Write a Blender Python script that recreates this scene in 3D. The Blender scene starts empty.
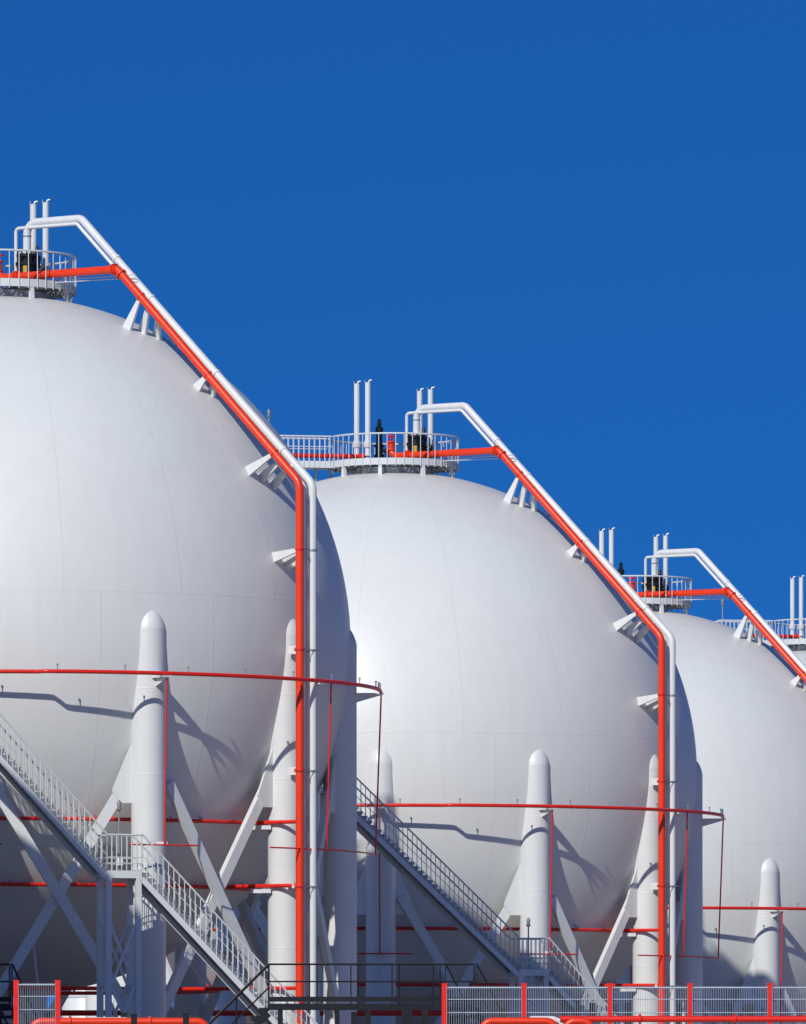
import bpy, math, random
from mathutils import Vector, Matrix
random.seed(7)
PI=math.pi; R=math.radians
scene=bpy.context.scene; COL=scene.collection

# ------------------------------------------------------------------ helpers
def tag(o,label=None,cat=None,group=None,kind=None):
    if label: o['label']=label
    if cat: o['category']=cat
    if group: o['group']=group
    if kind: o['kind']=kind
    return o

def fillet(pts,rads,n=8):
    """round the inner corners of a polyline"""
    pts=[Vector(p) for p in pts]; out=[pts[0]]
    if not isinstance(rads,(list,tuple)): rads=[rads]*(len(pts)-2)
    for i in range(1,len(pts)-1):
        a,b,c=pts[i-1],pts[i],pts[i+1]
        u=(a-b).normalized(); v=(c-b).normalized()
        th=u.angle(v); r=rads[i-1]
        if th>3.13: out.append(b); continue
        d=min(r/math.tan(th/2),(a-b).length*.49,(c-b).length*.49); r=d*math.tan(th/2)
        cen=b+(u+v).normalized()*(r/math.sin(th/2))
        p0=b+u*d-cen; p1=b+v*d-cen; ang=p0.angle(p1)
        ax=p0.cross(p1).normalized()
        for k in range(n+1):
            out.append(cen+Matrix.Rotation(ang*k/n,3,ax)@p0)
    out.append(pts[-1]); return out

class MB:
    def __init__(s): s.v=[]; s.f=[]
    def tube(s,path,r,seg=12,cap=True,closed=False):
        P=[Vector(p) for p in path]; n=len(P)
        if not isinstance(r,(list,tuple)): r=[r]*n
        def tan(i):
            if closed: return (P[(i+1)%n]-P[i-1]).normalized()
            if i==0: return (P[1]-P[0]).normalized()
            if i==n-1: return (P[-1]-P[-2]).normalized()
            return ((P[i+1]-P[i]).normalized()+(P[i]-P[i-1]).normalized()).normalized()
        t=tan(0); up=Vector((0,0,1)) if abs(t.z)<.9 else Vector((1,0,0))
        nrm=(up-t*up.dot(t)).normalized(); base=len(s.v)
        for i in range(n):
            t=tan(i); nrm=(nrm-t*nrm.dot(t)).normalized(); bn=t.cross(nrm)
            for k in range(seg):
                a=2*PI*k/seg
                s.v.append(P[i]+(nrm*math.cos(a)+bn*math.sin(a))*r[i])
        m=n if closed else n-1
        for i in range(m):
            j=(i+1)%n
            for k in range(seg):
                l=(k+1)%seg
                s.f.append((base+i*seg+k,base+j*seg+k,base+j*seg+l,base+i*seg+l))
        if cap and not closed:
            s.f.append(tuple(base+k for k in range(seg)))
            s.f.append(tuple(base+(n-1)*seg+k for k in reversed(range(seg))))
        return s
    def rod(s,a,b,r,seg=8): return s.tube([a,b],r,seg)
    def hexa(s,c8):
        b=len(s.v); s.v+= [Vector(c) for c in c8]
        for q in ((0,3,2,1),(4,5,6,7),(0,1,5,4),(1,2,6,5),(2,3,7,6),(3,0,4,7)):
            s.f.append(tuple(b+k for k in q))
        return s
    def beam(s,a,b,w,h,side=None,w1=None,h1=None):
        """box from a to b; w along 'side', h across"""
        a=Vector(a); b=Vector(b); t=(b-a).normalized()
        if side is None: side=Vector((0,0,1)).cross(t) if abs(t.z)<.95 else Vector((1,0,0))
        side=Vector(side); side=(side-t*side.dot(t)).normalized(); up=t.cross(side)
        w1=w if w1 is None else w1; h1=h if h1 is None else h1
        def ring(p,w,h): return [p+side*x*w/2+up*y*h/2 for x,y in ((-1,-1),(1,-1),(1,1),(-1,1))]
        return s.hexa(ring(a,w,h)+ring(b,w1,h1))
    def box(s,c,d):
        x,y,z=c; a,b,e=d[0]/2,d[1]/2,d[2]/2
        return s.hexa([(x-a,y-b,z-e),(x+a,y-b,z-e),(x+a,y+b,z-e),(x-a,y+b,z-e),(x-a,y-b,z+e),(x+a,y-b,z+e),(x+a,y+b,z+e),(x-a,y+b,z+e)])
    def lathe(s,c,prof,seg=32,close=True):
        b=len(s.v); c=Vector(c); n=len(prof)
        for (r,z) in prof:
            for k in range(seg):
                a=2*PI*k/seg; s.v.append(c+Vector((r*math.cos(a),r*math.sin(a),z)))
        for i in range(n-1):
            for k in range(seg):
                l=(k+1)%seg; s.f.append((b+i*seg+k,b+i*seg+l,b+(i+1)*seg+l,b+(i+1)*seg+k))
        if close:
            s.f.append(tuple(b+k for k in reversed(range(seg)))); s.f.append(tuple(b+(n-1)*seg+k for k in range(seg)))
        return s
    def poly(s,pts,nrm,th):
        """flat polygon extruded by th along nrm (centred)"""
        b=len(s.v); n=len(pts); d=Vector(nrm).normalized()*th/2
        s.v+=[Vector(p)-d for p in pts]+[Vector(p)+d for p in pts]
        s.f.append(tuple(b+k for k in reversed(range(n)))); s.f.append(tuple(b+n+k for k in range(n)))
        for k in range(n):
            l=(k+1)%n; s.f.append((b+k,b+l,b+n+l,b+n+k))
        return s
    def build(s,name,mat,parent=None,off=None,smooth=True):
        """off: where the mesh origin sits in the coordinates the vertices were written in"""
        base=Vector(parent['_b']) if parent is not None else Vector((0,0,0))
        off=Vector(off) if off is not None else base
        me=bpy.data.meshes.new(name); me.from_pydata([tuple(p-off) for p in s.v],[],s.f); me.validate(); me.update()
        import bmesh
        bm=bmesh.new(); bm.from_mesh(me); bmesh.ops.recalc_face_normals(bm,faces=bm.faces); bm.to_mesh(me); bm.free()
        if smooth:
            me.polygons.foreach_set('use_smooth',[True]*len(me.polygons))
            me.set_sharp_from_angle(angle=R(40))
        me.materials.append(mat)
        o=bpy.data.objects.new(name,me); COL.objects.link(o)
        if parent is not None:
            o.parent=parent; o.location=off-base
        else: o.location=off
        o['_b']=tuple(off)
        return o

def empty(name,base,world):
    """base: local coordinates of the thing's base in the frame its parts are written in; world: where that frame's origin lies"""
    o=bpy.data.objects.new(name,None); COL.objects.link(o); o.empty_display_size=.3
    o['_b']=tuple(base); o.location=Vector(world)+Vector(base); return o
def copy_tree(o,parent=None):
    c=o.copy(); COL.objects.link(c); c.parent=parent
    for ch in KIDS(o): copy_tree(ch,c)
    return c
def KIDS(o): return [x for x in list(COL.objects) if x.parent==o]

# ------------------------------------------------------------------ materials
def newmat(name):
    m=bpy.data.materials.new(name); m.use_nodes=True; nt=m.node_tree
    return m,nt,nt.nodes['Principled BSDF'],nt.nodes,nt.links
def math_n(N,L,op,a,b=None,c=None,clamp=False):
    n=N.new('ShaderNodeMath'); n.operation=op; n.use_clamp=clamp
    for i,x in enumerate((a,b,c)):
        if x is None: continue
        if isinstance(x,(int,float)): n.inputs[i].default_value=x
        else: L.new(x,n.inputs[i])
    return n.outputs[0]
def mixc(N,L,f,a,b):
    n=N.new('ShaderNodeMix'); n.data_type='RGBA'
    for i,x in ((0,f),(6,a),(7,b)):
        if isinstance(x,(int,float)): n.inputs[i].default_value=x
        elif isinstance(x,tuple): n.inputs[i].default_value=x+(1,) if len(x)==3 else x
        else: L.new(x,n.inputs[i])
    return n.outputs[2]
def noise(N,L,vec,scale,detail=4,rough=.6):
    n=N.new('ShaderNodeTexNoise'); n.inputs['Scale'].default_value=scale; n.inputs['Detail'].default_value=detail; n.inputs['Roughness'].default_value=rough
    L.new(vec,n.inputs['Vector']); return n.outputs['Fac']
def mapping(N,L,vec,sc):
    n=N.new('ShaderNodeMapping'); n.inputs['Scale'].default_value=sc; L.new(vec,n.inputs['Vector']); return n.outputs[0]
def paint(name,col,rough=.4,var=.06,nscale=1.2,dirt=(.35,.3,.25),dirtamt=.12,metal=0,spec=.5,bump=.0,bscale=20):
    m,nt,P,N,L=newmat(name)
    tc=N.new('ShaderNodeTexCoord').outputs['Object']
    a=noise(N,L,tc,nscale,5); st=noise(N,L,mapping(N,L,tc,(3,3,.35)),2.2,5,.65)
    dark=tuple(c*(1-var*2.2) for c in col); lite=tuple(min(1,c*(1+var*.6)) for c in col)
    c=mixc(N,L,a,dark,lite)
    k=math_n(N,L,'MULTIPLY',math_n(N,L,'SUBTRACT',st,.52,clamp=True),dirtamt*5,clamp=True)
    c=mixc(N,L,k,c,dirt); L.new(c,P.inputs['Base Color'])
    L.new(math_n(N,L,'MULTIPLY_ADD',a,.25,rough-.12),P.inputs['Roughness'])
    P.inputs['Metallic'].default_value=metal; P.inputs['Specular IOR Level'].default_value=spec
    if bump:
        b=N.new('ShaderNodeBump'); b.inputs['Strength'].default_value=bump; b.inputs['Distance'].default_value=.01
        L.new(noise(N,L,tc,bscale,3),b.inputs['Height']); L.new(b.outputs[0],P.inputs['Normal'])
    return m
M={}
M['white']=paint('white_steel',(.73,.755,.735),.38,.04)
M['rail']=paint('railing_paint',(.67,.70,.69),.42,.06)
M['red']=paint('red_pipe_paint',(.78,.020,.008),.36,.06,dirt=(.35,.03,.02),dirtamt=.06)
M['orange']=paint('sun_bleached_red_paint',(.86,.046,.006),.36,.07,dirt=(.45,.04,.02),dirtamt=.06)
M['galv']=paint('galvanised_steel',(.42,.45,.46),.45,.16,9,dirt=(.2,.2,.18),dirtamt=.3,metal=.5)
M['dark']=paint('dark_walkway_paint',(.010,.012,.017),.5,.15,dirtamt=0,spec=.3)
M['black']=paint('black_valve_paint',(.010,.012,.014),.42,.2,dirtamt=0,spec=.35)
M['blue']=paint('blue_grey_wire',(.45,.53,.61),.45,.06)
M['yellow']=paint('yellow_plate',(.65,.42,.03),.5,.1)
M['concrete']=paint('concrete',(.33,.31,.29),.85,.15,3,dirtamt=.3,bump=.3)
M['lamp']=paint('lamp_housing',(.25,.26,.26),.4,.1)

def tank_paint():
    m,nt,P,N,L=newmat('tank_paint')
    tc=N.new('ShaderNodeTexCoord').outputs['Object']
    s=N.new('ShaderNodeSeparateXYZ'); L.new(tc,s.inputs[0]); x,y,z=s.outputs
    az=math_n(N,L,'ARCTAN2',y,x)
    rho=math_n(N,L,'SQRT',math_n(N,L,'ADD',math_n(N,L,'MULTIPLY',x,x),math_n(N,L,'MULTIPLY',y,y)))
    def meridians(n,ph):
        t=math_n(N,L,'MULTIPLY_ADD',az,n/(2*PI),ph+100)
        f=math_n(N,L,'ABSOLUTE',math_n(N,L,'SUBTRACT',math_n(N,L,'FRACT',t),.5))
        return math_n(N,L,'MULTIPLY',math_n(N,L,'MULTIPLY',f,2*PI/n),rho)   # metres from the seam
    def near(d,w): # 1 on the seam
        return math_n(N,L,'SUBTRACT',1,math_n(N,L,'DIVIDE',d,w),clamp=True)
    def zline(h,w): return near(math_n(N,L,'ABSOLUTE',math_n(N,L,'SUBTRACT',z,h)),w)
    def band(lo,hi):
        return math_n(N,L,'MULTIPLY',math_n(N,L,'GREATER_THAN',z,lo),math_n(N,L,'LESS_THAN',z,hi))
    W=.045
    bands=[(1.0,9.2,18,.36),(-5.9,1.0,18,.06),(-8.7,-5.9,12,.3)]
    tot=None
    for lo,hi,n,ph in bands:
        k=math_n(N,L,'MULTIPLY',near(meridians(n,ph),W),band(lo,hi))
        tot=k if tot is None else math_n(N,L,'MAXIMUM',tot,k)
    for h in (1.0,-5.9,9.2,-8.7): tot=math_n(N,L,'MAXIMUM',tot,zline(h,W))
    a=noise(N,L,tc,.35,6,.6); b=noise(N,L,mapping(N,L,tc,(1.6,1.6,.22)),1.4,6,.65)
    fine=noise(N,L,tc,9,3)
    c=mixc(N,L,a,(.665,.69,.67),(.765,.785,.755))
    k=math_n(N,L,'MULTIPLY',math_n(N,L,'SUBTRACT',b,.5,clamp=True),.55,clamp=True)
    c=mixc(N,L,k,c,(.50,.47,.44))
    sp=noise(N,L,mapping(N,L,tc,(1,1,.45)),2.6,3,.5)
    k=math_n(N,L,'MULTIPLY',math_n(N,L,'SUBTRACT',sp,.70,clamp=True),2.2,clamp=True); c=mixc(N,L,k,c,(.52,.42,.27))
    st=noise(N,L,mapping(N,L,tc,(5,5,.16)),1.6,4,.6)
    k=math_n(N,L,'MULTIPLY',math_n(N,L,'SUBTRACT',st,  .56,clamp=True),.45,clamp=True); c=mixc(N,L,k,c,(.45,.43,.40))
    c=mixc(N,L,math_n(N,L,'MULTIPLY',tot,.14),c,(.50,.51,.53))
    topd=math_n(N,L,'MULTIPLY',math_n(N,L,'MULTIPLY',math_n(N,L,'SUBTRACT',z,8.3),.5,clamp=True),math_n(N,L,'MULTIPLY',fine,.42))
    c=mixc(N,L,topd,c,(.62,.56,.46))
    L.new(c,P.inputs['Base Color'])
    L.new(math_n(N,L,'MULTIPLY_ADD',b,.22,.30),P.inputs['Roughness'])
    bm=N.new('ShaderNodeBump'); bm.inputs['Strength'].default_value=.5; bm.inputs['Distance'].default_value=.02
    hh=math_n(N,L,'MULTIPLY_ADD',noise(N,L,tc,.9,2),1.2,math_n(N,L,'MULTIPLY',tot,.22))
    L.new(hh,bm.inputs['Height']); L.new(bm.outputs[0],P.inputs['Normal'])
    return m
M['tank']=tank_paint()
def column_paint():
    m=paint('column_paint',(.72,.745,.725),.36,.03,.8,dirt=(.5,.47,.44),dirtamt=.10)
    nt=m.node_tree; N,L=nt.nodes,nt.links; P=N['Principled BSDF']
    tc=N.new('ShaderNodeTexCoord').outputs['Object']; s=N.new('ShaderNodeSeparateXYZ'); L.new(tc,s.inputs[0])
    f=math_n(N,L,'ABSOLUTE',math_n(N,L,'SUBTRACT',math_n(N,L,'FRACT',math_n(N,L,'MULTIPLY_ADD',s.outputs[2],1/2.35,.2)),.5))
    k=math_n(N,L,'SUBTRACT',1,math_n(N,L,'DIVIDE',f,.012),clamp=True)
    bm=N.new('ShaderNodeBump'); bm.inputs['Strength'].default_value=.22; bm.inputs['Distance'].default_value=.02
    L.new(k,bm.inputs['Height']); L.new(bm.outputs[0],P.inputs['Normal']); return m
M['column']=column_paint()
def ground_mat():
    m,nt,P,N,L=newmat('gravel_ground')
    tc=N.new('ShaderNodeTexCoord').outputs['Object']
    a=noise(N,L,tc,.12,6); b=noise(N,L,tc,6,6,.7)
    c=mixc(N,L,a,(.40,.33,.265),(.54,.45,.37)); c=mixc(N,L,math_n(N,L,'MULTIPLY',b,.4),c,(.2,.16,.13))
    L.new(c,P.inputs['Base Color']); P.inputs['Roughness'].default_value=.95
    bm=N.new('ShaderNodeBump'); bm.inputs['Strength'].default_value=.6; bm.inputs['Distance'].default_value=.05
    L.new(b,bm.inputs['Height']); L.new(bm.outputs[0],P.inputs['Normal']); return m
M['ground']=ground_mat()

# ------------------------------------------------------------------ places
F=7500.0; HX=403.0; HY=1080.0; CZ=.6
BASE=12.97                                   # shell centre above its own ground
TANKS=[(-11.49,214.3,12.97),(-.313,247.2,10.62),(8.60,279.4,8.12),(17.34,311.0,8.47)]
SHORT=['the nearest sphere','the middle sphere','the third sphere','the farthest sphere']
def sph(az,rho,h): a=R(az); return Vector((rho*math.sin(a),-rho*math.cos(a),h))
W1=TANKS[0]

# ------------------------------------------------------------------ ground
ys=[-300,0,60,120,145,170,200,228,243,262,272,300,340,500,1200,6000]
zs=[-1,-1,-1,-1,-.6,0,0,0,-2.35,-2.35,-4.7,-4.9,-4.7,-5,-6,-8]
xs=[-4000,-800,-200,-80,-40,-20,-14,-10,0,20,40,80,200,800,4000]
ys.insert(6,193); zs.insert(6,0)
g=MB()
for yv,zv in zip(ys,zs):
    for xv in xs: g.v.append(Vector((xv,yv,1.1 if (-50<xv<-13 and yv in (170,193)) else zv)))
nx=len(xs)
for i in range(len(ys)-1):
    for j in range(nx-1): g.f.append((i*nx+j,i*nx+j+1,(i+1)*nx+j+1,(i+1)*nx+j))
tag(g.build('ground',M['ground'],smooth=False),kind='structure')

# ------------------------------------------------------------------ spherical tank
RC=9.7; RCOL=.478; AZ0=27.7
def make_tank(world):
    t=empty('spherical_tank',(0,0,-BASE),world)
    seg,rings=144,72; m=MB(); 
    m.v.append(Vector((0,0,10)))
    for i in range(1,rings):
        th=PI*i/rings
        for k in range(seg):
            a=2*PI*k/seg; m.v.append(Vector((10*math.sin(th)*math.cos(a),10*math.sin(th)*math.sin(a),10*math.cos(th))))
    m.v.append(Vector((0,0,-10))); last=len(m.v)-1
    for k in range(seg): m.f.append((0,1+k,1+(k+1)%seg))
    for i in range(rings-2):
        for k in range(seg):
            l=(k+1)%seg; b=1+i*seg; m.f.append((b+k,b+seg+k,b+seg+l,b+l))
    b=1+(rings-2)*seg
    for k in range(seg): m.f.append((b+k,last,b+(k+1)%seg))
    m.build('shell',M['tank'],t,off=(0,0,0))
    m=MB().lathe((0,0,0),[(.35,-9.95),(.35,-10.25),(.5,-10.25),(.5,-10.35),(.35,-10.35),(.3,-10.8)],24)
    m.build('bottom_nozzle',M['white'],t)
    # one column, its cap and footing, then copies
    def col(az):
        p=sph(az,RC,0)
        c=MB().lathe((p.x,p.y,0),[(RCOL,-12.6),(RCOL,0.0)],40); c.f=c.f[:-2]
        prof=[(RCOL+.004,-.02)]+[(RCOL*math.sqrt(1-(k/16)**1.56) if k<16 else .0005,.645*k/16) for k in range(0,17)]
        cap=MB().lathe((p.x,p.y,0),prof,40,close=False)
        f=MB().lathe((p.x,p.y,0),[(.62,-12.62),(.62,-12.55),(RCOL+.003,-12.5)],40)
        q=MB().box((p.x,p.y,-12.95),(1.5,1.5,.7))
        return c,cap,f,q
    cs=[]
    for k in range(12):
        az=AZ0+30*k; p=sph(az,RC,0)
        if k==0:
            c,cap,f,q=col(az); oc=c.build('column',M['column'],t,off=p); 
            c0=oc; c1=cap.build('cap',M['column'],oc,off=p)
            c2=f.build('base_plate',M['white'],oc,off=p); c3=q.build('footing',M['concrete'],oc,off=p,smooth=False)
        else:
            oc=c0.copy(); COL.objects.link(oc); oc.location=p-Vector(t['_b'])
            for s in (c1,c2,c3):
                d=s.copy(); COL.objects.link(d); d.parent=oc
    for k in range(12):
        A=sph(AZ0+30*k,RC,0); B=sph(AZ0+30*(k+1),RC,0)
        n=(B-A).cross(Vector((0,0,1))).normalized()
        for s,(P,Q) in enumerate(((A,B),(B,A))):
            d=(Q-P).normalized(); L=(Q-P).length
            o=n*(-.11 if s else .11)
            a=P+d*.62+Vector((0,0,-3.2-8.2*.62/L))+o; b=P+d*(L-.3)+Vector((0,0,-3.2-8.2*(L-.3)/L))+o
            m=MB().beam(a,b,.17,.29,side=n)
            br=m.build('brace',M['white'],t,smooth=False)
            g=MB().poly([P+d*.40+Vector((0,0,-2.95)),P+d*.95+Vector((0,0,-4.25)),P+d*1.02+Vector((0,0,-4.45)),P+d*.8+Vector((0,0,-4.78)),P+d*.40+Vector((0,0,-4.78))],n,.07)
            g.build('gusset',M['white'],t,smooth=False)
    return t
def az_dir(az): a=R(az); return Vector((math.sin(a),-math.cos(a),0))

# ------------------------------------------------------------------ top platform
ZD=10.30; ZT=11.12; RP=2.105
def make_platform(world):
    t=empty('roof_platform',(0,0,9.8),world)
    MB().lathe((0,0,0),[(1.25,9.85),(1.25,10.09)],48,close=False).build('drum',M['white'],t)
    for k in range(24):
        d=az_dir(15*k); MB().beam(d*1.255+Vector((0,0,9.88)),d*1.255+Vector((0,0,10.085)),.05,.035).build('drum_stiffener',M['rail'],t,smooth=False)
    m=MB(); nr,ns=30,144                      # open grating: every other cell of a polar grid
    for z in (10.255,ZD-.015):
        for i in range(nr+1):
            for k in range(ns): m.v.append(az_dir(360*k/ns)*(.3+(RP-.31)*i/nr)+Vector((0,0,z)))
    T=(nr+1)*ns
    for i in range(nr):
        for k in range(ns):
            if (i+k)%2: continue
            l=(k+1)%ns; q=(i*ns+k,i*ns+l,(i+1)*ns+l,(i+1)*ns+k)
            m.f.append(q[::-1]); m.f.append(tuple(x+T for x in q))
            for a_,b_ in zip(q,q[1:]+q[:1]): m.f.append((a_,b_,b_+T,a_+T))
    m.build('deck',M['galv'],t,smooth=False)
    MB().lathe((0,0,0),[(RP,10.10),(RP+.02,10.10),(RP+.02,ZD+.02),(RP,ZD+.02),(RP,10.10)],64,close=False).build('edge_beam',M['rail'],t)
    for k in range(18):
        d=az_dir(20*k+6); MB().beam(d*1.26+Vector((0,0,10.16)),d*2.12+Vector((0,0,10.16)),.08,.14).build('deck_beam',M['galv'],t,smooth=False)
    cw=-80  # where the catwalk leaves
    for k in range(9):
        d=az_dir(-52+40*k); zb=math.sqrt(100-2.02**2)-.05
        m=MB().beam(d*2.06+Vector((0,0,zb)),d*2.06+Vector((0,0,10.12)),.13,.13,side=az_dir(-52+40*k),w1=.10,h1=.10)
        m.build('leg',M['white'],t,smooth=False)
    first=None
    for k in range(48):
        az=7.5*k+2
        dd=(az-cw+180)%360-180
        if abs(dd)<12: continue
        d=az_dir(az)*(RP+.035)
        if first is None:
            first=MB().rod(d+Vector((0,0,10.05)),d+Vector((0,0,ZT)),.0135,6).build('baluster',M['rail'],t,off=d); f0=first
        else:
            c=f0.copy(); COL.objects.link(c); c.location=d-Vector(t['_b'])
    arc=[az_dir(cw+12+k*4)*(RP+.035)+Vector((0,0,ZT)) for k in range(85)]
    MB().tube(arc,.028,8).build('top_rail',M['rail'],t)
    # catwalk leaving to the left
    u=az_dir(cw); v=Vector((-u.y,u.x,0)); L0,L1=1.95,4.45
    c=MB().beam(u*L0+Vector((0,0,10.26)),u*L1+Vector((0,0,10.26)),.86,.05,side=v).build('catwalk_deck',M['galv'],t,smooth=False)
    for s in (-1,1):
        MB().beam(u*(L0+.15)+v*.44*s+Vector((0,0,10.2)),u*L1+v*.44*s+Vector((0,0,10.2)),.03,.22,side=v).build('catwalk_beam',M['rail'],t,smooth=False)
        path=fillet([u*(L0+.2)+v*.47*s+Vector((0,0,ZT)),u*L1+v*.47*s+Vector((0,0,ZT)),u*(L1+.75)+v*.47*s+Vector((0,0,ZT-.62))],.15)
        MB().tube(path,.026,8).build('catwalk_rail',M['rail'],t)
        MB().rod(u*(L0+.2)+v*.47*s+Vector((0,0,10.78)),u*L1+v*.47*s+Vector((0,0,10.78)),.013,6).build('catwalk_mid_rail',M['rail'],t)
        for k in range(14):
            p=u*(L0+.25+k*.175)+v*.47*s
            if k==0: c0=MB().rod(p+Vector((0,0,10.12)),p+Vector((0,0,ZT)),.014,6).build('baluster',M['rail'],t,off=p)
            else:
                q=c0.copy(); COL.objects.link(q); q.location=p-Vector(t['_b'])
    for x in (2.6,4.2):
        p=u*x
        MB().rod(p+Vector((0,0,math.sqrt(max(1,100-x*x))-.05)),p+Vector((0,0,10.2)),.04,8).build('catwalk_leg',M['galv'],t)
    # thin conduits running out to the pipes
    for s,h in ((0,10.36),(.22,10.27)):
        a=az_dir(52); w=Vector((a.y*-1,a.x,0))
        MB().rod(a*1.2+w*s*-1+Vector((0,0,h)),az_dir(56)*4.75+Vector((0,0,h)),.014,6).build('conduit',M['rail'],t)
    return t

def make_vent(world,a,b,top,name='vent_pipe'):
    t=empty(name,(a,b,ZD),world); r=.092
    MB().tube([(a,b,ZD-.02),(a,b,top-.12),(a+.0,b,top-.03)],r,20).build('pipe',M['white'],t)
    MB().lathe((a,b,0),[(r+.06,10.52),(r+.06,10.56),(r+.005,10.565)],20).build('flange',M['rail'],t)
    MB().lathe((a,b,0),[(r+.002,10.78),(r+.035,10.80),(r+.05,10.90),(r+.035,11.0),(r+.002,11.02)],20,close=False).build('valve_body',M['rail'],t)
    m=MB().tube([(a+.02,b,top-.06),(a+.05,b,top+.03),(a+.13,b,top+.05)],.035,8); m.rod((a-.09,b-.03,top-.06),(a-.09,b-.03,top+.05),.02,6)
    m.build('rain_hood',M['galv'],t)
    return t
def make_relief(world,a,b,h,s=1.0):
    t=empty('relief_valve',(a,b,ZD),world)
    z=ZD
    MB().lathe((a,b,0),[(.15*s,z),(.15*s,z+.05),(.08*s,z+.06),(.08*s,z+.2),(.17*s,z+.22),(.17*s,z+.30),(.12*s,z+.34),(.13*s,z+.55),(.17*s,z+.57),(.17*s,z+.63),(.11*s,z+.66),(.10*s,z+h-.45),(.13*s,z+h-.42),(.13*s,z+h-.3),(.07*s,z+h-.26),(.06*s,z+h-.05),(.01,z+h)],18).build('body',M['black'],t)
    MB().tube(fillet([(a,b,z+.45),(a+.25*s,b,z+.45),(a+.25*s,b,z+.1)],.08),.06*s,12).build('outlet',M['black'],t)
    MB().rod((a,b-.12*s,z+.8),(a,b-.12*s,z+h-.2),.015,6).build('lever',M['black'],t)
    return t
def make_block(world,a,b):
    t=empty('shutoff_valve',(a,b,ZD),world); z=ZD
    MB().lathe((a,b,0),[(.24,z),(.24,z+.1),(.30,z+.12),(.31,z+.2),(.28,z+.24),(.29,z+.55),(.33,z+.58),(.33,z+.66),(.22,z+.68),(.22,z+.8),(.30,z+.82),(.30,z+.90),(.12,z+.92)],28).build('body',M['black'],t)
    m=MB()
    for k in range(12):
        d=az_dir(30*k)*.27; m.rod(Vector((a,b,z+.48))+d,Vector((a,b,z+.98))+d,.018,6)
    m.build('bolts',M['black'],t)
    MB().box((a-.04,b-.305,z+.38),(.11,.02,.34)).build('name_plate',M['yellow'],t,smooth=False)
    MB().tube([(a+.2,b,z+.45),(a+.42,b,z+.45),(a+.5,b,z+.55)],.08,14).build('actuator',M['black'],t)
    w=MB(); c=Vector((a+.52,b-.02,z+.55)); ring=[c+Vector((0,.19*math.cos(k*PI/12),.19*math.sin(k*PI/12))) for k in range(24)]
    w.tube(ring,.014,6,closed=True); w.rod(c+Vector((0,-.19,0)),c+Vector((0,.19,0)),.01,6); w.rod(c+Vector((0,0,-.19)),c+Vector((0,0,.19)),.01,6)
    w.build('handwheel',M['black'],t)
    return t

# ------------------------------------------------------------------ riser pipes
AZP=55.8; UP=az_dir(AZP); TP=Vector((math.cos(R(AZP)),math.sin(R(AZP)),0))
def rp(r,tt,h): return UP*r+TP*tt+Vector((0,0,h))
def ringseg(m,p,axis,r,w,seg=16):
    axis=Vector(axis).normalized(); m.tube([Vector(p)-axis*w/2,Vector(p)+axis*w/2],r,seg)
S45=(UP+Vector((0,0,-1))).normalized()
def fins(t,i,pts):
    """tapered struts from the shell out to the pipes; i: 0 red, 1 thin, 2 white"""
    for (r,h) in pts:
        steep=r<10.4; ds=(.22 if steep else .10)*i; sl=S45 if steep else Vector((0,0,-1))
        tip=rp(r,(-.28,-.08,.14)[i],h)+sl*ds
        d0=rp(r,0,h).normalized(); base=d0*9.6+TP*(-.28,.20,.66)[i]+sl*ds*.9
        base=base.normalized()*9.97; d=(tip-base).normalized()
        side=TP-d*TP.dot(d)
        MB().beam(base,tip-d*.03,.10,.29,side=side,w1=.07,h1=.09).build('support_fin',M['white'],t,smooth=False)
def clampset(t,tt,r,pts,axis_of,mat):
    for (rr,h) in pts:
        m=MB(); ringseg(m,rp(rr,tt,h),axis_of(rr,h),r+.022,.055)
        m.build('clamp',mat,t)
SLR=[(5.15,0),(7.47,0),(9.76,0)]
COLH=[-.42,-3.78,-7.0,-10.2]
def slant(r0,h0,r1,h1,r): return h0+(h1-h0)*(r-r0)/(r1-r0)
def make_red(world):
    t=empty('red_riser_pipe',rp(10.62,-.28,-BASE),world); tt=-.28
    pts=[rp(.1,tt,11.0),rp(.1,tt,10.51),rp(4.33,tt,10.51),rp(10.62,tt,4.2),rp(10.62,tt,-BASE+.05)]
    up=fillet(pts[:3],.22)+[]
    # one pipe mesh, bends rounded
    path=fillet(pts,[.24,.16,.55])
    MB().tube(path,.115,20).build('pipe',M['orange'],t)
    m=MB(); ringseg(m,rp(4.2,tt,10.51),UP,.165,.05); ringseg(m,rp(4.28,tt,10.51),UP,.165,.04)
    p=rp(4.47,tt,10.36); ringseg(m,p,S45,.165,.05); m.build('elbow_flange',M['orange'],t)
    m=MB(); ringseg(m,rp(.75,tt,10.51),UP,.17,.06); ringseg(m,rp(.84,tt,10.51),UP,.17,.05); m.build('flange',M['orange'],t)
    for h in (10.72,10.98):
        m=MB(); ringseg(m,rp(.1,tt,h),(0,0,1),.16,.05); m.build('flange',M['orange'],t)
    m=MB(); c=rp(.1,tt,11.16); m.tube([c+Vector((.17*math.cos(k*PI/10),.17*math.sin(k*PI/10),0)) for k in range(20)],.018,6,closed=True)
    m.rod(c-Vector((0,0,.16)),c+Vector((0,0,.06)),.03,8); m.rod(c-Vector((.17,0,0)),c+Vector((.17,0,0)),.012,6); m.rod(c-Vector((0,.17,0)),c+Vector((0,.17,0)),.012,6)
    m.build('handwheel',M['red'],t)
    sl=[(r,slant(4.33,10.51,10.62,4.2,r)) for r,_ in SLR]
    fins(t,0,sl+[(10.62,2.36)])
    clampset(t,tt,.115,sl,lambda r,h:S45,M['orange']); clampset(t,tt,.115,[(10.62,2.36)]+[(10.62,h) for h in COLH],lambda r,h:(0,0,1),M['red'])
    return t
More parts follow.
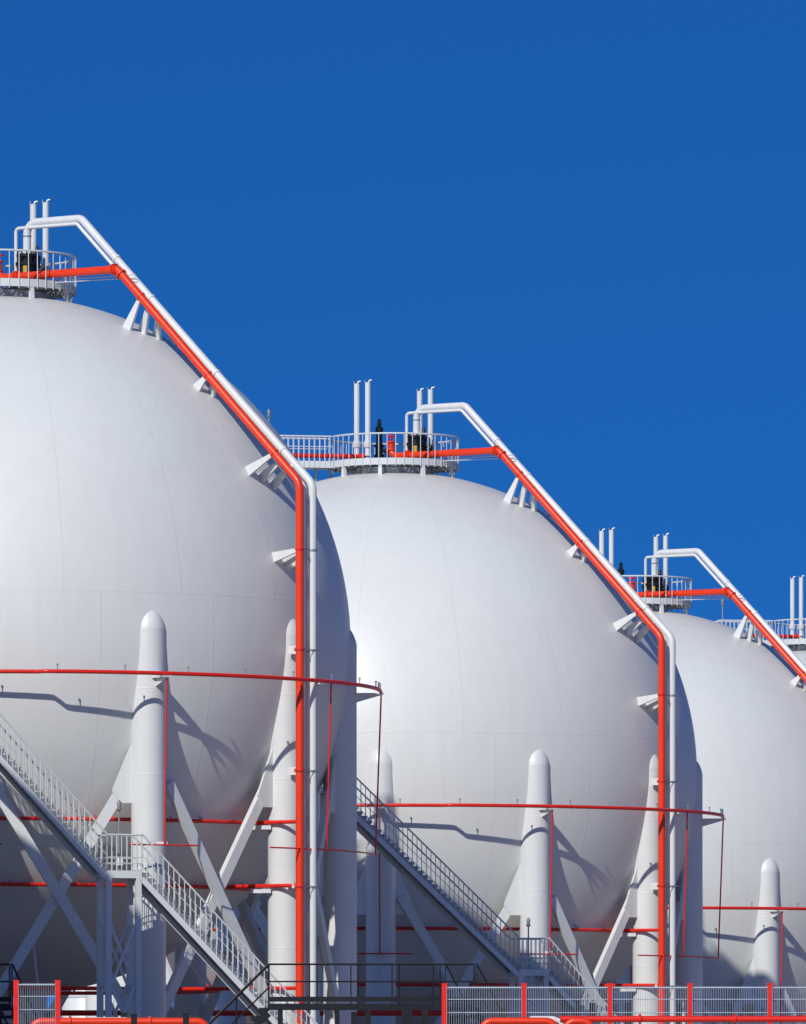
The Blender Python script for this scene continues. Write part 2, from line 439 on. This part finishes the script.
def make_whitepipe(world):
    tt=.27; t=empty('white_riser_pipe',rp(10.67,tt,-BASE),world)
    path=fillet([rp(.73,tt,11.2),rp(.73,tt,12.10),rp(2.66,tt,12.10),rp(10.67,tt,4.2),rp(10.67,tt,-BASE+.05)],[.34,.3,.5])
    MB().tube(path,.112,20).build('pipe',M['white'],t)
    m=MB(); ringseg(m,rp(.73,tt,11.24),(0,0,1),.2,.07); m.build('flange',M['white'],t)
    m=MB(); ringseg(m,rp(.73,tt,11.72),(0,0,1),.135,.03); m.build('flange',M['galv'],t)
    sl=[(r,slant(2.66,12.10,10.67,4.2,r)) for r in (5.11,7.38,9.67)]
    f=MB
    fins(t,2,[(r_,slant(4.33,10.51,10.62,4.2,r_)) for r_ in (5.15,9.76)]+[(10.62,2.36)])
    clampset(t,tt,.112,[(3.9,slant(2.66,12.10,10.67,4.2,3.9))]+sl,lambda r,h:S45,M['white']); clampset(t,tt,.112,[(10.67,2.36)]+[(10.67,h) for h in COLH],lambda r,h:(0,0,1),M['galv'])
    # arms off the column that carry all the pipes
    for h in COLH:
        m=MB().beam(rp(10.12,-.05,h),rp(10.5,-.05,h),.16,.22,side=TP); m.beam(rp(10.50,-.44,h),rp(10.50,.42,h),.07,.10,side=UP)
        m.build('pipe_arm',M['white'],t,smooth=False)
        MB().rod(rp(10.70,-.42,h),rp(10.80,.45,h),.012,6).build('tie_rod',M['galv'],t)
    return t
def make_thin(world):
    tt=.20; t=empty('thin_white_pipe',rp(10.48,tt,-BASE),world)
    path=fillet([rp(.39,tt,10.35),rp(.39,tt,11.95),rp(2.56,tt,11.95),rp(10.48,tt,4.12),rp(10.48,tt,-BASE+.05)],[.12,.15,.4])
    MB().tube(path,.052,14).build('pipe',M['white'],t)
    m=MB(); ringseg(m,rp(.39,tt,10.60),(0,0,1),.12,.05); m.build('flange',M['white'],t)
    fins(t,1,[(r_,slant(4.33,10.51,10.62,4.2,r_)) for r_,_ in SLR]+[(10.62,2.36)])
    return t

# ------------------------------------------------------------------ red spray rings
RR=10.85; HR=-1.27
def make_ring(world):
    t=empty('upper_spray_ring',sph(AZ0,RR,HR),world)
    pts=[sph(-90+k*3,10.60,HR) for k in range(33)]+[sph(8.1,10.60,HR),sph(8.5,10.61,HR),sph(8.9,10.70,HR),sph(9.3,10.83,HR)]+[sph(10+k*2.5,RR,HR) for k in range(33)]
    MB().tube(pts,.056,12).build('pipe',M['red'],t)
    for k in range(-8,9):
        az=1.2+10*k; rr=10.60 if az<8 else RR
        if az>92: continue
        p=sph(az,rr,HR)
        m=MB().rod(p+Vector((0,0,.05)),p+Vector((0,0,.17)),.016,6); ringseg(m,p+Vector((0,0,.19)),(0,0,1),.03,.04,8); m.build('nozzle',M['galv'],t)
    for az in (84,86,89): p=sph(az,RR,HR); MB().rod(p+Vector((0,0,.05)),p+Vector((0,0,.22)),.018,6).build('nozzle',M['galv'],t)
    for k in range(-4,3):
        az=AZ0+30*k; rr=10.60 if az<8 else RR
        a0=az_dir(az); s=Vector((-a0.y,a0.x,0))
        m=MB().poly([a0*10.14+Vector((0,0,HR-.07)),a0*(rr+.05)+Vector((0,0,HR-.07)),a0*(rr+.05)+Vector((0,0,HR-.12)),a0*10.14+Vector((0,0,HR-.34))],s,.05)
        m.beam(a0*10.14+Vector((0,0,HR-.085)),a0*(rr+.1)+Vector((0,0,HR-.085)),.26,.035,side=s)
        m.build('ring_bracket',M['white'],t,smooth=False)
        if az<-60: continue
        e=(0,3.3,2.2)[max(0,k)] if k>0 else 0
        top=sph(az+e,rr,HR); bot=sph(az+e,rr-.15,-5.95)
        MB().tube(fillet([top,bot],.1) if k<2 else fillet([sph(az+e-1.2,rr,HR),sph(az+e,rr+.02,HR),bot],.05),.024,8).build('drop_pipe',M['red'],t)
        lo,hi=(az-5.6,az+5.6)
        if k==1: lo,hi=47,92
        if k==2: continue
        MB().tube([sph(lo+(hi-lo)*q/10,rr-.15,-5.95) for q in range(11)],.022,8).build('lower_pipe',M['red'],t)
        MB().box(tuple(sph(az,rr-.3,-5.9)),(.3,.12,.09)).build('pipe_clip',M['white'],t,smooth=False)
    return t
def make_lower(world,rho,h,r,name):
    t=empty(name,sph(54.3,rho,h),world)
    MB().tube([sph(k*3,rho,h) for k in range(120)],r,12,closed=True).build('pipe',M['red'],t)
    MB().rod(sph(54.3,rho,h),sph(54.3,10.62,h),r,12).build('feed_pipe',M['red'],t)
    for k in range(12):
        p=sph(12.7+30*k,rho,h); zt=-math.sqrt(max(0,100-rho*rho))
        q=p.normalized()*9.99; MB().beam(p,q if (q-p).length>.06 else q*.99,.05,.08).build('hanger',M['white'],t,smooth=False)
    for k in range(2):
        p=sph(54.3,(9.1,9.45)[k],h-.14); MB().box(tuple(p),(.28,.16,.11)).build('pipe_shoe',M['white'],t,smooth=False)
    for k in range(24):
        p=sph(5+15*k,rho,h); MB().rod(p,p+Vector((0,0,.13)),.014,6).build('nozzle',M['red'],t)
    return t

# ------------------------------------------------------------------ staircase
def flight(t,p0,p1,wdir,width,steps,mats=('white','rail','galv'),rh=.98,bal=2,top=None):
    """p0 top of stair, p1 foot (near-side nosing line); wdir points to the far side"""
    p0=Vector(p0); p1=Vector(p1); w=Vector(wdir)*width; d=(p1-p0); up=Vector((0,0,rh))
    hz=Vector((d.x,d.y,0)).normalized(); far=MB(); n=steps//bal
    for q in (Vector(),w):
        MB().beam(p0+q-Vector((0,0,.24)),p1+q-Vector((0,0,.22)),.05,.15,side=Vector(wdir)).build('stringer',M[mats[0]],t,smooth=False)
        MB().tube([p0+q+up,p1+q+up],.027,8).build('handrail',M[mats[1]],t)
        MB().tube([p0+q+up*.42,p1+q+up*.42],.012,6).build('mid_rail',M[mats[1]],t)
        c0=None
        for k in range(n+1):
            p=p0+d*(k/n)+q
            if q.length>0: far.rod(p-Vector((0,0,.16)),p+up,.012,6)
            elif c0 is None:
                c0=MB().rod(p-Vector((0,0,.16)),p+up,.014,6).build('baluster',M[mats[1]],t,off=p)
            else:
                c=c0.copy(); COL.objects.link(c); c.location=p-Vector(t['_b'])
    FAR.setdefault(t.name,[]).append((far,mats[1]))
    c0=None
    for k in range(steps):
        p=p0+d*((k+.5)/steps)+w*.5
        if c0 is None:
            m=MB(); c=p
            for j in range(5):
                q=c+hz*(-.12+.06*j); m.beam(q-w*.47,q+w*.47,.03,.03,side=hz)
            m.beam(c+hz*.135-w*.47-Vector((0,0,.03)),c+hz*.135+w*.47-Vector((0,0,.03)),.02,.08,side=hz)
            for j in range(7): q=c+w*(-.45+.15*j); m.beam(q-hz*.12-Vector((0,0,.012)),q+hz*.12-Vector((0,0,.012)),.02,.02)
            for j in (-.47,.47): q=c+w*j; m.poly([q-hz*.14,q+hz*.14,q+hz*.14-Vector((0,0,.09)),q+hz*.02-Vector((0,0,.18)),q-hz*.10-Vector((0,0,.06))],w,.012)
            c0=m.build('tread',M[mats[2]],t,off=p,smooth=False)
        else:
            c=c0.copy(); COL.objects.link(c); c.location=p-Vector(t['_b'])
FAR={}
def finish_far(t):
    m=MB()
    for q,mt in FAR.pop(t.name,[]):
        b=len(m.v); m.v+=q.v; m.f+=[tuple(i+b for i in f) for f in q.f]; mat=mt
    tag(m.build('far_side_balusters',M[mat],t),kind='stuff')
def landing(t,a0,a1,b0,b1,h,open_sides=(),mats=('white','rail','galv'),rh=.95):
    MB().box(((a0+a1)/2,(b0+b1)/2,h-.03),(a1-a0,b1-b0,.05)).build('landing',M[mats[2]],t,smooth=False)
    m=MB()
    m.beam((a0,b0,h-.12),(a1,b0,h-.12),.05,.2,side=(0,1,0)); m.beam((a0,b1,h-.12),(a1,b1,h-.12),.05,.2,side=(0,1,0))
    m.beam((a0+.03,b0+.03,h-.12),(a0+.03,b1-.03,h-.12),.05,.18); m.beam((a1-.03,b0+.03,h-.12),(a1-.03,b1-.03,h-.12),.05,.18)
    m.build('landing_frame',M[mats[0]],t,smooth=False)
    for b in (b0,b1):
        MB().tube([(a0,b,h+rh),(a1,b,h+rh)],.026,8).build('handrail',M[mats[1]],t)
        MB().tube([(a0,b,h+.18),(a1,b,h+.18)],.014,6).build('mid_rail',M[mats[1]],t)
        MB().tube([(a0,b,h+.34),(a1,b,h+.34)],.014,6).build('mid_rail',M[mats[1]],t)
        n=7
        for k in range(n+1):
            x=a0+(a1-a0)*k/n
            MB().rod((x,b,h-.05),(x,b,h+rh),.014,6).build('baluster',M[mats[1]],t)
def make_stairs(world,cen=(3.82,-11.45,0),s=1.06,s2=1.03):
    # written about the landing centre, then the whole staircase is turned
    b0,b1=-.42,.42; h=-6.70; a0,a1=-.50,.50; cen=Vector(cen); top=-6.7
    t=empty('staircase',(0,0,-BASE),Vector(world)+cen)
    flight(t,(top,b0,h+(a0-top)*s),(a0,b0,h),(0,1,0),b1-b0,40,bal=1)
    landing(t,a0,a1,b0,b1,h)
    x1=a1+(h+BASE)/s2
    flight(t,(a1,b0,h),(x1,b0,-BASE+.05),(0,1,0),b1-b0,40,bal=1)
    finish_far(t)
    h2=h+(a0-top)*s
    landing(t,top-1.1,top,b0,b1,h2)
    for x in (top-1.0,top-.1):
        for y in (b0+.05,b1-.05): MB().beam((x,y,-BASE),(x,y,h2-.22),.15,.15,side=(1,0,0)).build('post',M['white'],t,smooth=False)
    for (x,y) in ((a0+.07,b0+.05),(a1-.09,b0+.05),(a0+.07,b1-.05),(a1-.09,b1-.05)):
        MB().beam((x,y,-BASE),(x,y,h-.22),.15,.15,side=(1,0,0)).build('post',M['white'],t,smooth=False)
    lev=[-12.9,-11.35,-9.8,-8.2]
    for i in range(3):
        z0,z1=lev[i],lev[i+1]
        for y,e in ((b0+.04,.05),(b1-.05,-.05)):
            MB().beam((a0+.15,y,z0),(a1-.17,y,z1),.04,.075,side=(0,1,0)).build('cross_bar',M['white'],t,smooth=False)
            MB().beam((a0+.15,y+e,z1),(a1-.17,y+e,z0),.04,.075,side=(0,1,0)).build('cross_bar',M['white'],t,smooth=False)
        MB().beam((a0+.07,b0+.14,z1),(a0+.07,b1-.14,z1),.06,.08).build('cross_bar',M['white'],t,smooth=False)
        MB().beam((a1-.09,b0+.14,z0),(a1-.09,b1-.14,z1),.04,.07,side=(1,0,0)).build('cross_bar',M['white'],t,smooth=False)
    t.rotation_euler.z=R(20)
    return t
def make_lamp(world,a,b,h,ht,name='flood_lamp'):
    t=empty(name,(a,b,h),world)
    MB().rod((a,b,h),(a,b,h+ht),.024,8).build('pole',M['galv'],t)
    MB().lathe((a,b,0),[(.03,h+ht-.02),(.07,h+ht+.01),(.075,h+ht+.04),(.05,h+ht+.06),(.065,h+ht+.20),(.03,h+ht+.26),(.01,h+ht+.27)],16).build('lamp_head',M['lamp'],t)
    MB().box((a,b-.08,h+.22),(.22,.1,.2)).build('junction_box',M['white'],t,smooth=False)
    return t

# ------------------------------------------------------------------ assemble
proto=[]   # (root, label template, category, group, tanks it is copied to)
def reg(o,lab,cat,grp,to=(1,2,3)): proto.append((o,lab,cat,grp,to))
tk=make_tank(W1)
reg(tk,None,'tank','spherical gas tanks standing in a row')
reg(make_platform(W1),'round railed platform with catwalk on top of %s','platform','platforms on the tank tops')
reg(make_vent(W1,-1.208,-.3,12.93),'left pipe of the left pair of vents atop %s','vent pipe','vent pipes on the platforms')
reg(make_vent(W1,-.845,-.3,12.97),'right pipe of the left pair of vents atop %s','vent pipe','vent pipes on the platforms')
reg(make_vent(W1,.865,1.2,12.82),'left pipe of the right pair of vents atop %s','vent pipe','vent pipes on the platforms')
reg(make_vent(W1,1.225,1.2,12.87),'right pipe of the right pair of vents atop %s','vent pipe','vent pipes on the platforms')
reg(make_relief(W1,-.47,.3,1.5,1.0),'tall black valve just right of the left vents atop %s','valve','black valves on the platforms')
reg(make_relief(W1,1.0,.75,1.25,.85),'slim black valve behind the white bent pipe atop %s','valve','black valves on the platforms')
reg(make_relief(W1,.45,.7,1.2,.8),'black valve left of the white bent pipe atop %s','valve','black valves on the platforms')
p=rp(.73,.27,0)
reg(make_block(W1,p.x,p.y),'squat black valve body under the white bent pipe atop %s','valve','black valves on the platforms')
reg(make_red(W1),'thick red pipe running down the right flank of %s','pipe','red riser pipes',(1,2))
reg(make_whitepipe(W1),'thick white pipe beside the red one down the flank of %s','pipe','white riser pipes',(1,2))
reg(make_thin(W1),'thin white pipe between red and white pipes on %s','pipe','thin riser pipes',(1,2))
reg(make_ring(W1),'thin red ring pipe with drops around the columns of %s','pipe','upper red ring pipes',(1,2))
reg(make_lower(W1,8.85,-5.2,.055,'lower_spray_ring'),'upper of the red ring pipes under the belly of %s','pipe','red ring pipes under the tanks',(1,2))
reg(make_lower(W1,7.42,-6.97,.055,'lower_spray_ring'),'middle red ring pipe under the belly of %s','pipe','red ring pipes under the tanks',(1,2))
reg(make_lower(W1,6.2,-9.82,.055,'lower_spray_ring'),'lowest red ring pipe below the belly of %s','pipe','red ring pipes under the tanks',(1,2))
u=az_dir(-80); v=Vector((-u.y,u.x,0))
wp=empty('catwalk_water_pipe',u*1.0+Vector((0,0,10.5)),W1)
MB().tube([u*1.0+v*.2+Vector((0,0,10.5)),u*4.5+v*.2+Vector((0,0,10.5))],.075,14).build('pipe',M['red'],wp)
m=MB(); ringseg(m,u*1.05+v*.2+Vector((0,0,10.5)),u,.12,.06); m.build('flange',M['red'],wp)
reg(wp,'short red pipe lying along the catwalk atop %s','pipe','red pipes along the catwalks')
reg(make_lamp(W1,-4.1,-.3,9.3,2.5),'small lamp on a thin pole by the catwalk of %s','lamp','lamps by the catwalks',(1,3))
st=make_stairs(W1); ld=make_lamp(W1,3.80,-11.15,-6.68,1.62)
STAIR=[(st,'white two-flight staircase with landing in front of %s','staircase','staircases in front of the tanks'),(ld,'small lamp on a pole on the stair landing of %s','lamp','lamps on the stair landings')]
TL=['white spherical gas tank nearest the camera, cut by the left edge','white spherical gas tank in the middle of the row','white spherical gas tank third in the row, right of the middle one','white spherical gas tank farthest away, only its top showing at right edge']
def cleanup(o): pass
for o,lab,cat,grp,to in proto:
    tag(o,lab%SHORT[0] if lab else TL[0],cat,grp)
    for i in to:
        c=copy_tree(o); c.location=o.location+Vector(TANKS[i])-Vector(W1)
        if o.name.startswith('upper_spray'): c.location.z-=.08
        c['label']=lab%SHORT[i] if lab else TL[i]
for o,lab,cat,grp in STAIR:
    tag(o,lab%SHORT[0],cat,grp)
    if o is st: c1=make_stairs(TANKS[1],(4.28,-11.45,.17),.91,1.09)
    else: c1=copy_tree(o); c1.location=o.location+Vector(TANKS[1])-Vector(W1)+Vector((.46,0,-.12))
    tag(c1,lab%SHORT[1],cat,grp); c2=copy_tree(c1); c2.location=c1.location+Vector(TANKS[2])-Vector(TANKS[1]); c2['label']=lab%SHORT[2]
# the tank before the nearest one, outside the frame to the left: it throws the shade on the stair foot
c=copy_tree(tk); c.location=tk.location+Vector((-12.5,-33.0,1.1)); c['label']='white spherical gas tank beyond the left edge of the photo'

# ------------------------------------------------------------------ foreground
def at(px,py,Y): return Vector(((px-HX)*Y/F,Y,CZ+(HY-py)*Y/F))
# wire fence
YF=180.0; k=YF/F
def panel(x0,x1,ztop,zbot,kind='dark'):
    pass
def make_fence(xs_px,top,label,post_r=.078):
    base=at(xs_px[0],HY,YF); base.z=0
    t=empty('wire_fence',base,(0,0,0)); zt=CZ+(HY-top)*k
    wire=None
    for i,px in enumerate(xs_px):
        x=at(px,0,YF).x
        po=MB().box((x,YF,zt/2),(.132,.10,zt)).build('post',M['red'],t,smooth=False)
        MB().box((x,YF,zt+.010),(.150,.105,.020)).build('post_cap',M['red'],po,smooth=False)
        for zz in (zt-.08,zt-.38,zt-.70): MB().box((x+.085,YF-.03,zz),(.04,.10,.05)).build('clip',M['black'],po,smooth=False)
        if i<len(xs_px)-1:
            x1=at(xs_px[i+1],0,YF).x; m=MB(); zb=.08
            n=int((x1-x)/.055)
            for q in range(1,n):
                xx=x+(x1-x)*q/n; m.rod((xx,YF-.06,zb),(xx,YF-.06,zt-.045),.005,4)
            m.build('wire_mesh',M['blue'],t)
            for zz,r in ((zt-.09,.020),(zt-.37,.011),(zt-.69,.011),(zt-1.2,.011),(zt-1.9,.011)):
                MB().rod((x+.07,YF-.075,zz),(x1-.07,YF-.075,zz),r,6).build('stiffener',M['blue'],t)
    return tag(t,label,'fence')
make_fence([444.5,524,610,690,770,850],984,'long wire mesh fence with red posts along the bottom right')
make_fence([16.3,57.7],981,'short wire mesh fence bay between two red posts at bottom left')

# crossover platform in dark steel
YW=195.0; kw=YW/F
def make_cross():
    xL=at(268.5,0,YW).x; xR=at(474.5,0,YW).x; zd=CZ+(HY-1004)*kw; zr=CZ+(HY-964)*kw
    t=empty('crossover_walkway',((xL+xR)/2,YW,0),(0,0,0)); D='dark'; wd=.9
    MB().box(((xL+xR)/2,YW+wd/2,zd-.03),(xR-xL,wd,.05)).build('deck',M[D],t,smooth=False)
    for y in (YW,YW+wd):
        MB().beam((xL,y,zd-.07),(xR,y,zd-.07),.05,.16,side=(0,1,0)).build('deck_beam',M[D],t,smooth=False)
        MB().beam((xL,y-.01,zd+.13),(xR,y-.01,zd+.13),.02,.12,side=(0,1,0)).build('toe_board',M[D],t,smooth=False)
        MB().rod((xL,y,zr),(xR,y,zr),.018,8).build('handrail',M[D],t)
        MB().rod((xL,y,zr-.45),(xR,y,zr-.45),.015,8).build('mid_rail',M[D],t)
        for q in range(6):
            x=xL+(xR-xL)*q/5+(.18 if y>YW else 0)*(0<q<5)
            MB().rod((x,y,zd-.1),(x,y,zr),.016,8).build('rail_post',M[D],t)
    for x in (xL+.3,(xL+xR)/2-.9,(xL+xR)/2+1.0,xR-.3):
        for y in (YW+.05,YW+wd-.05): MB().beam((x,y,0),(x,y,zd-.15),.12,.12,side=(1,0,0)).build('leg',M[D],t,smooth=False)
    flight(t,(xL,YW,zd),(xL-(zd)/1.02,YW,.05),(0,1,0),wd,12,mats=(D,D,D),rh=zr-zd,bal=4)
    d=Vector((.42,-.907,0)); run=zd/.85
    flight(t,(xR-.75,YW,zd),(xR-.75+d.x*run,YW+d.y*run,.05),(.907,.42,0),wd,12,mats=(D,D,D),rh=zr-zd,bal=4)
    finish_far(t)
    return t
cw=make_cross(); tag(cw,'black steel crossover walkway with stairs at bottom centre','walkway','black crossover walkways')
c=copy_tree(cw); c.location=cw.location+Vector((-12.1,0,0)); c['label']='black steel walkway whose stair rail shows at the lower left corner'

def ground_pipe(name,px,py,Y,r,mat,label,rad=.25,flange=()):
    pts=[at(a,b,Y) for a,b in zip(px,py)]
    for q in pts: pass
    t=empty(name,(pts[0].x,Y,pts[0].z),(0,0,0))
    MB().tube(fillet(pts,rad),r,18).build('pipe',mat,t)
    for fx in flange:
        m=MB(); ringseg(m,at(fx,py[1],Y),(1,0,0),r+.045,.06,20); m.build('flange',mat,t)
    return tag(t,label,'pipe')
ground_pipe('yard_pipe',[32,32,207,207],[1085,1021.5,1021.5,1085],188,.095,M['orange'],'red pipe bent down at both ends across the lower left corner',flange=(70,150))
ground_pipe('yard_pipe',[482,482,556,556],[1085,1021,1021,1085],178.6,.085,M['orange'],'short red pipe bridge behind the second fence post',flange=())
ground_pipe('yard_pipe',[565,565,592,592],[1085,1021,1021,1085],178.9,.085,M['orange'],'narrow red pipe hoop left of the third fence post',flange=())
ground_pipe('yard_pipe',[560,597,830],[1019,1019,1019],179.3,.075,M['red'],'long straight red pipe along the bottom right edge',flange=(640,735))
ground_pipe('yard_pipe',[58,70,446],[1013,1013,1013],224,.085,M['red'],'dark red pipe low behind the columns and black walkway',flange=(200,330))
ground_pipe('yard_pipe',[90,90,131,131],[1085,1020,1020,1085],190.5,.07,M['white'],'white pipe piece behind the red pipe at lower left',rad=.15)
ground_pipe('yard_pipe',[530,553,562,562],[1018.5,1018.5,1022,1085],179.35,.06,M['white'],'white pipe elbow between red pipes at bottom right',rad=.15)
posts=[(47,1013,191),(124,1013,191),(134,1014,186.5),(186,1013,186.5),(354,1012,193.3),(368,1010,193.3),(405,1007,193.3),(425,1007,193.3),(564,1003,189),(578,1001,189.5),(592,1003,190.6),(628,1003,190.6),(679,1004,190.6),(730,1004,190.6),(502,1008,191)]
first=None
names=['far left','second from the left','third from the left','fourth from the left','left one under the walkway','second one under the walkway','third one under the walkway','fourth one under the walkway','just right of the red pipe hoop','tall one between fence posts','beside the hoop top','right of the third fence post','left of the fourth fence post','between the last two fence posts','behind the second fence post']
for (px,py,Y),nm in zip(posts,names):
    top=at(px,py,Y)
    if first is None:
        t=empty('pipe_support',(top.x,Y,top.z),(0,0,0)); first=t; h=top.z
        MB().beam((top.x,Y,top.z-3.2),(top.x,Y,top.z-.02),.15,.15,side=(1,0,0)).build('post',M['black'],t,smooth=False)
        MB().box((top.x,Y,top.z-.01),(.17,.17,.03)).build('top_plate',M['black'],t,smooth=False)
    else:
        t=copy_tree(first); t.location=top
    tag(t,'dark upright pipe support, '+nm,'pipe support','dark pipe supports along the bottom')

# white storage vessel far behind, seen below the nearest sphere
t=empty('storage_tank',(0,0,0),(at(89,0,345).x,345,-4.7))
MB().lathe((0,0,0),[(1.25,0),(1.25,9.3),(1.1,9.55),(.1,9.7)],64).build('shell',M['white'],t)
MB().lathe((0,0,0),[(1.252,9.1),(1.29,9.1),(1.29,9.2),(1.252,9.2)],64,close=False).build('rim',M['rail'],t)
tag(t,'small white upright tank seen far behind, under the nearest sphere','tank')

# ------------------------------------------------------------------ sun, sky, camera
SAZ=-24.5; SEL=34.5           # sun seen from the tanks: azimuth off the camera side, elevation
d=Vector((math.sin(R(SAZ))*math.cos(R(SEL)),-math.cos(R(SAZ))*math.cos(R(SEL)),math.sin(R(SEL))))  # towards the sun
sun=bpy.data.lights.new('sun','SUN'); sun.energy=3.55; sun.angle=R(.53); sun.color=(1,.955,.885)
so=bpy.data.objects.new('sun',sun); COL.objects.link(so); so.rotation_euler=(-d).to_track_quat('-Z','Y').to_euler()
w=bpy.data.worlds.new('World'); scene.world=w; w.use_nodes=True; N,L=w.node_tree.nodes,w.node_tree.links
bg=N['Background']; sky=N.new('ShaderNodeTexSky'); sky.sky_type='NISHITA'; sky.sun_disc=False
sky.sun_elevation=R(SEL); sky.sun_rotation=math.atan2(d.x,d.y); sky.air_density=1.0; sky.dust_density=0.8; sky.ozone_density=3.5; sky.altitude=1500
tc=N.new('ShaderNodeTexCoord'); mp=N.new('ShaderNodeMapping'); mp.vector_type='POINT'
mp.inputs['Scale'].default_value=(1,1,1); mp.inputs['Location'].default_value=(0,0,.25)
nz=N.new('ShaderNodeVectorMath'); nz.operation='NORMALIZE'
L.new(tc.outputs['Generated'],mp.inputs[0]); L.new(mp.outputs[0],nz.inputs[0]); L.new(nz.outputs[0],sky.inputs[0])
hs=N.new('ShaderNodeHueSaturation'); hs.inputs['Saturation'].default_value=1.17; hs.inputs['Value'].default_value=1.0
L.new(sky.outputs[0],hs.inputs['Color']); mul=N.new('ShaderNodeMix'); mul.data_type='RGBA'; mul.blend_type='MULTIPLY'; mul.inputs[0].default_value=1; mul.inputs[7].default_value=(.098,.385,.655,1)
L.new(hs.outputs[0],mul.inputs[6]); L.new(mul.outputs[2],bg.inputs[0]); bg.inputs[1].default_value=.15

cam=bpy.data.cameras.new('camera'); co=bpy.data.objects.new('camera',cam); COL.objects.link(co)
co.location=(0,0,CZ); co.rotation_euler=(R(90),0,0); cam.sensor_fit='AUTO'; cam.sensor_width=36; cam.lens=F/1024*36
cam.shift_y=(HY-512)/1024; cam.shift_x=0; cam.clip_start=1; cam.clip_end=12000
scene.camera=co
scene.render.engine='CYCLES'; scene.render.resolution_x=806; scene.render.resolution_y=1024
scene.view_settings.view_transform='Standard'; scene.view_settings.look='None'; scene.view_settings.gamma=1; scene.view_settings.exposure=0
for o in list(COL.objects):
    if '_b' in o: del o['_b']
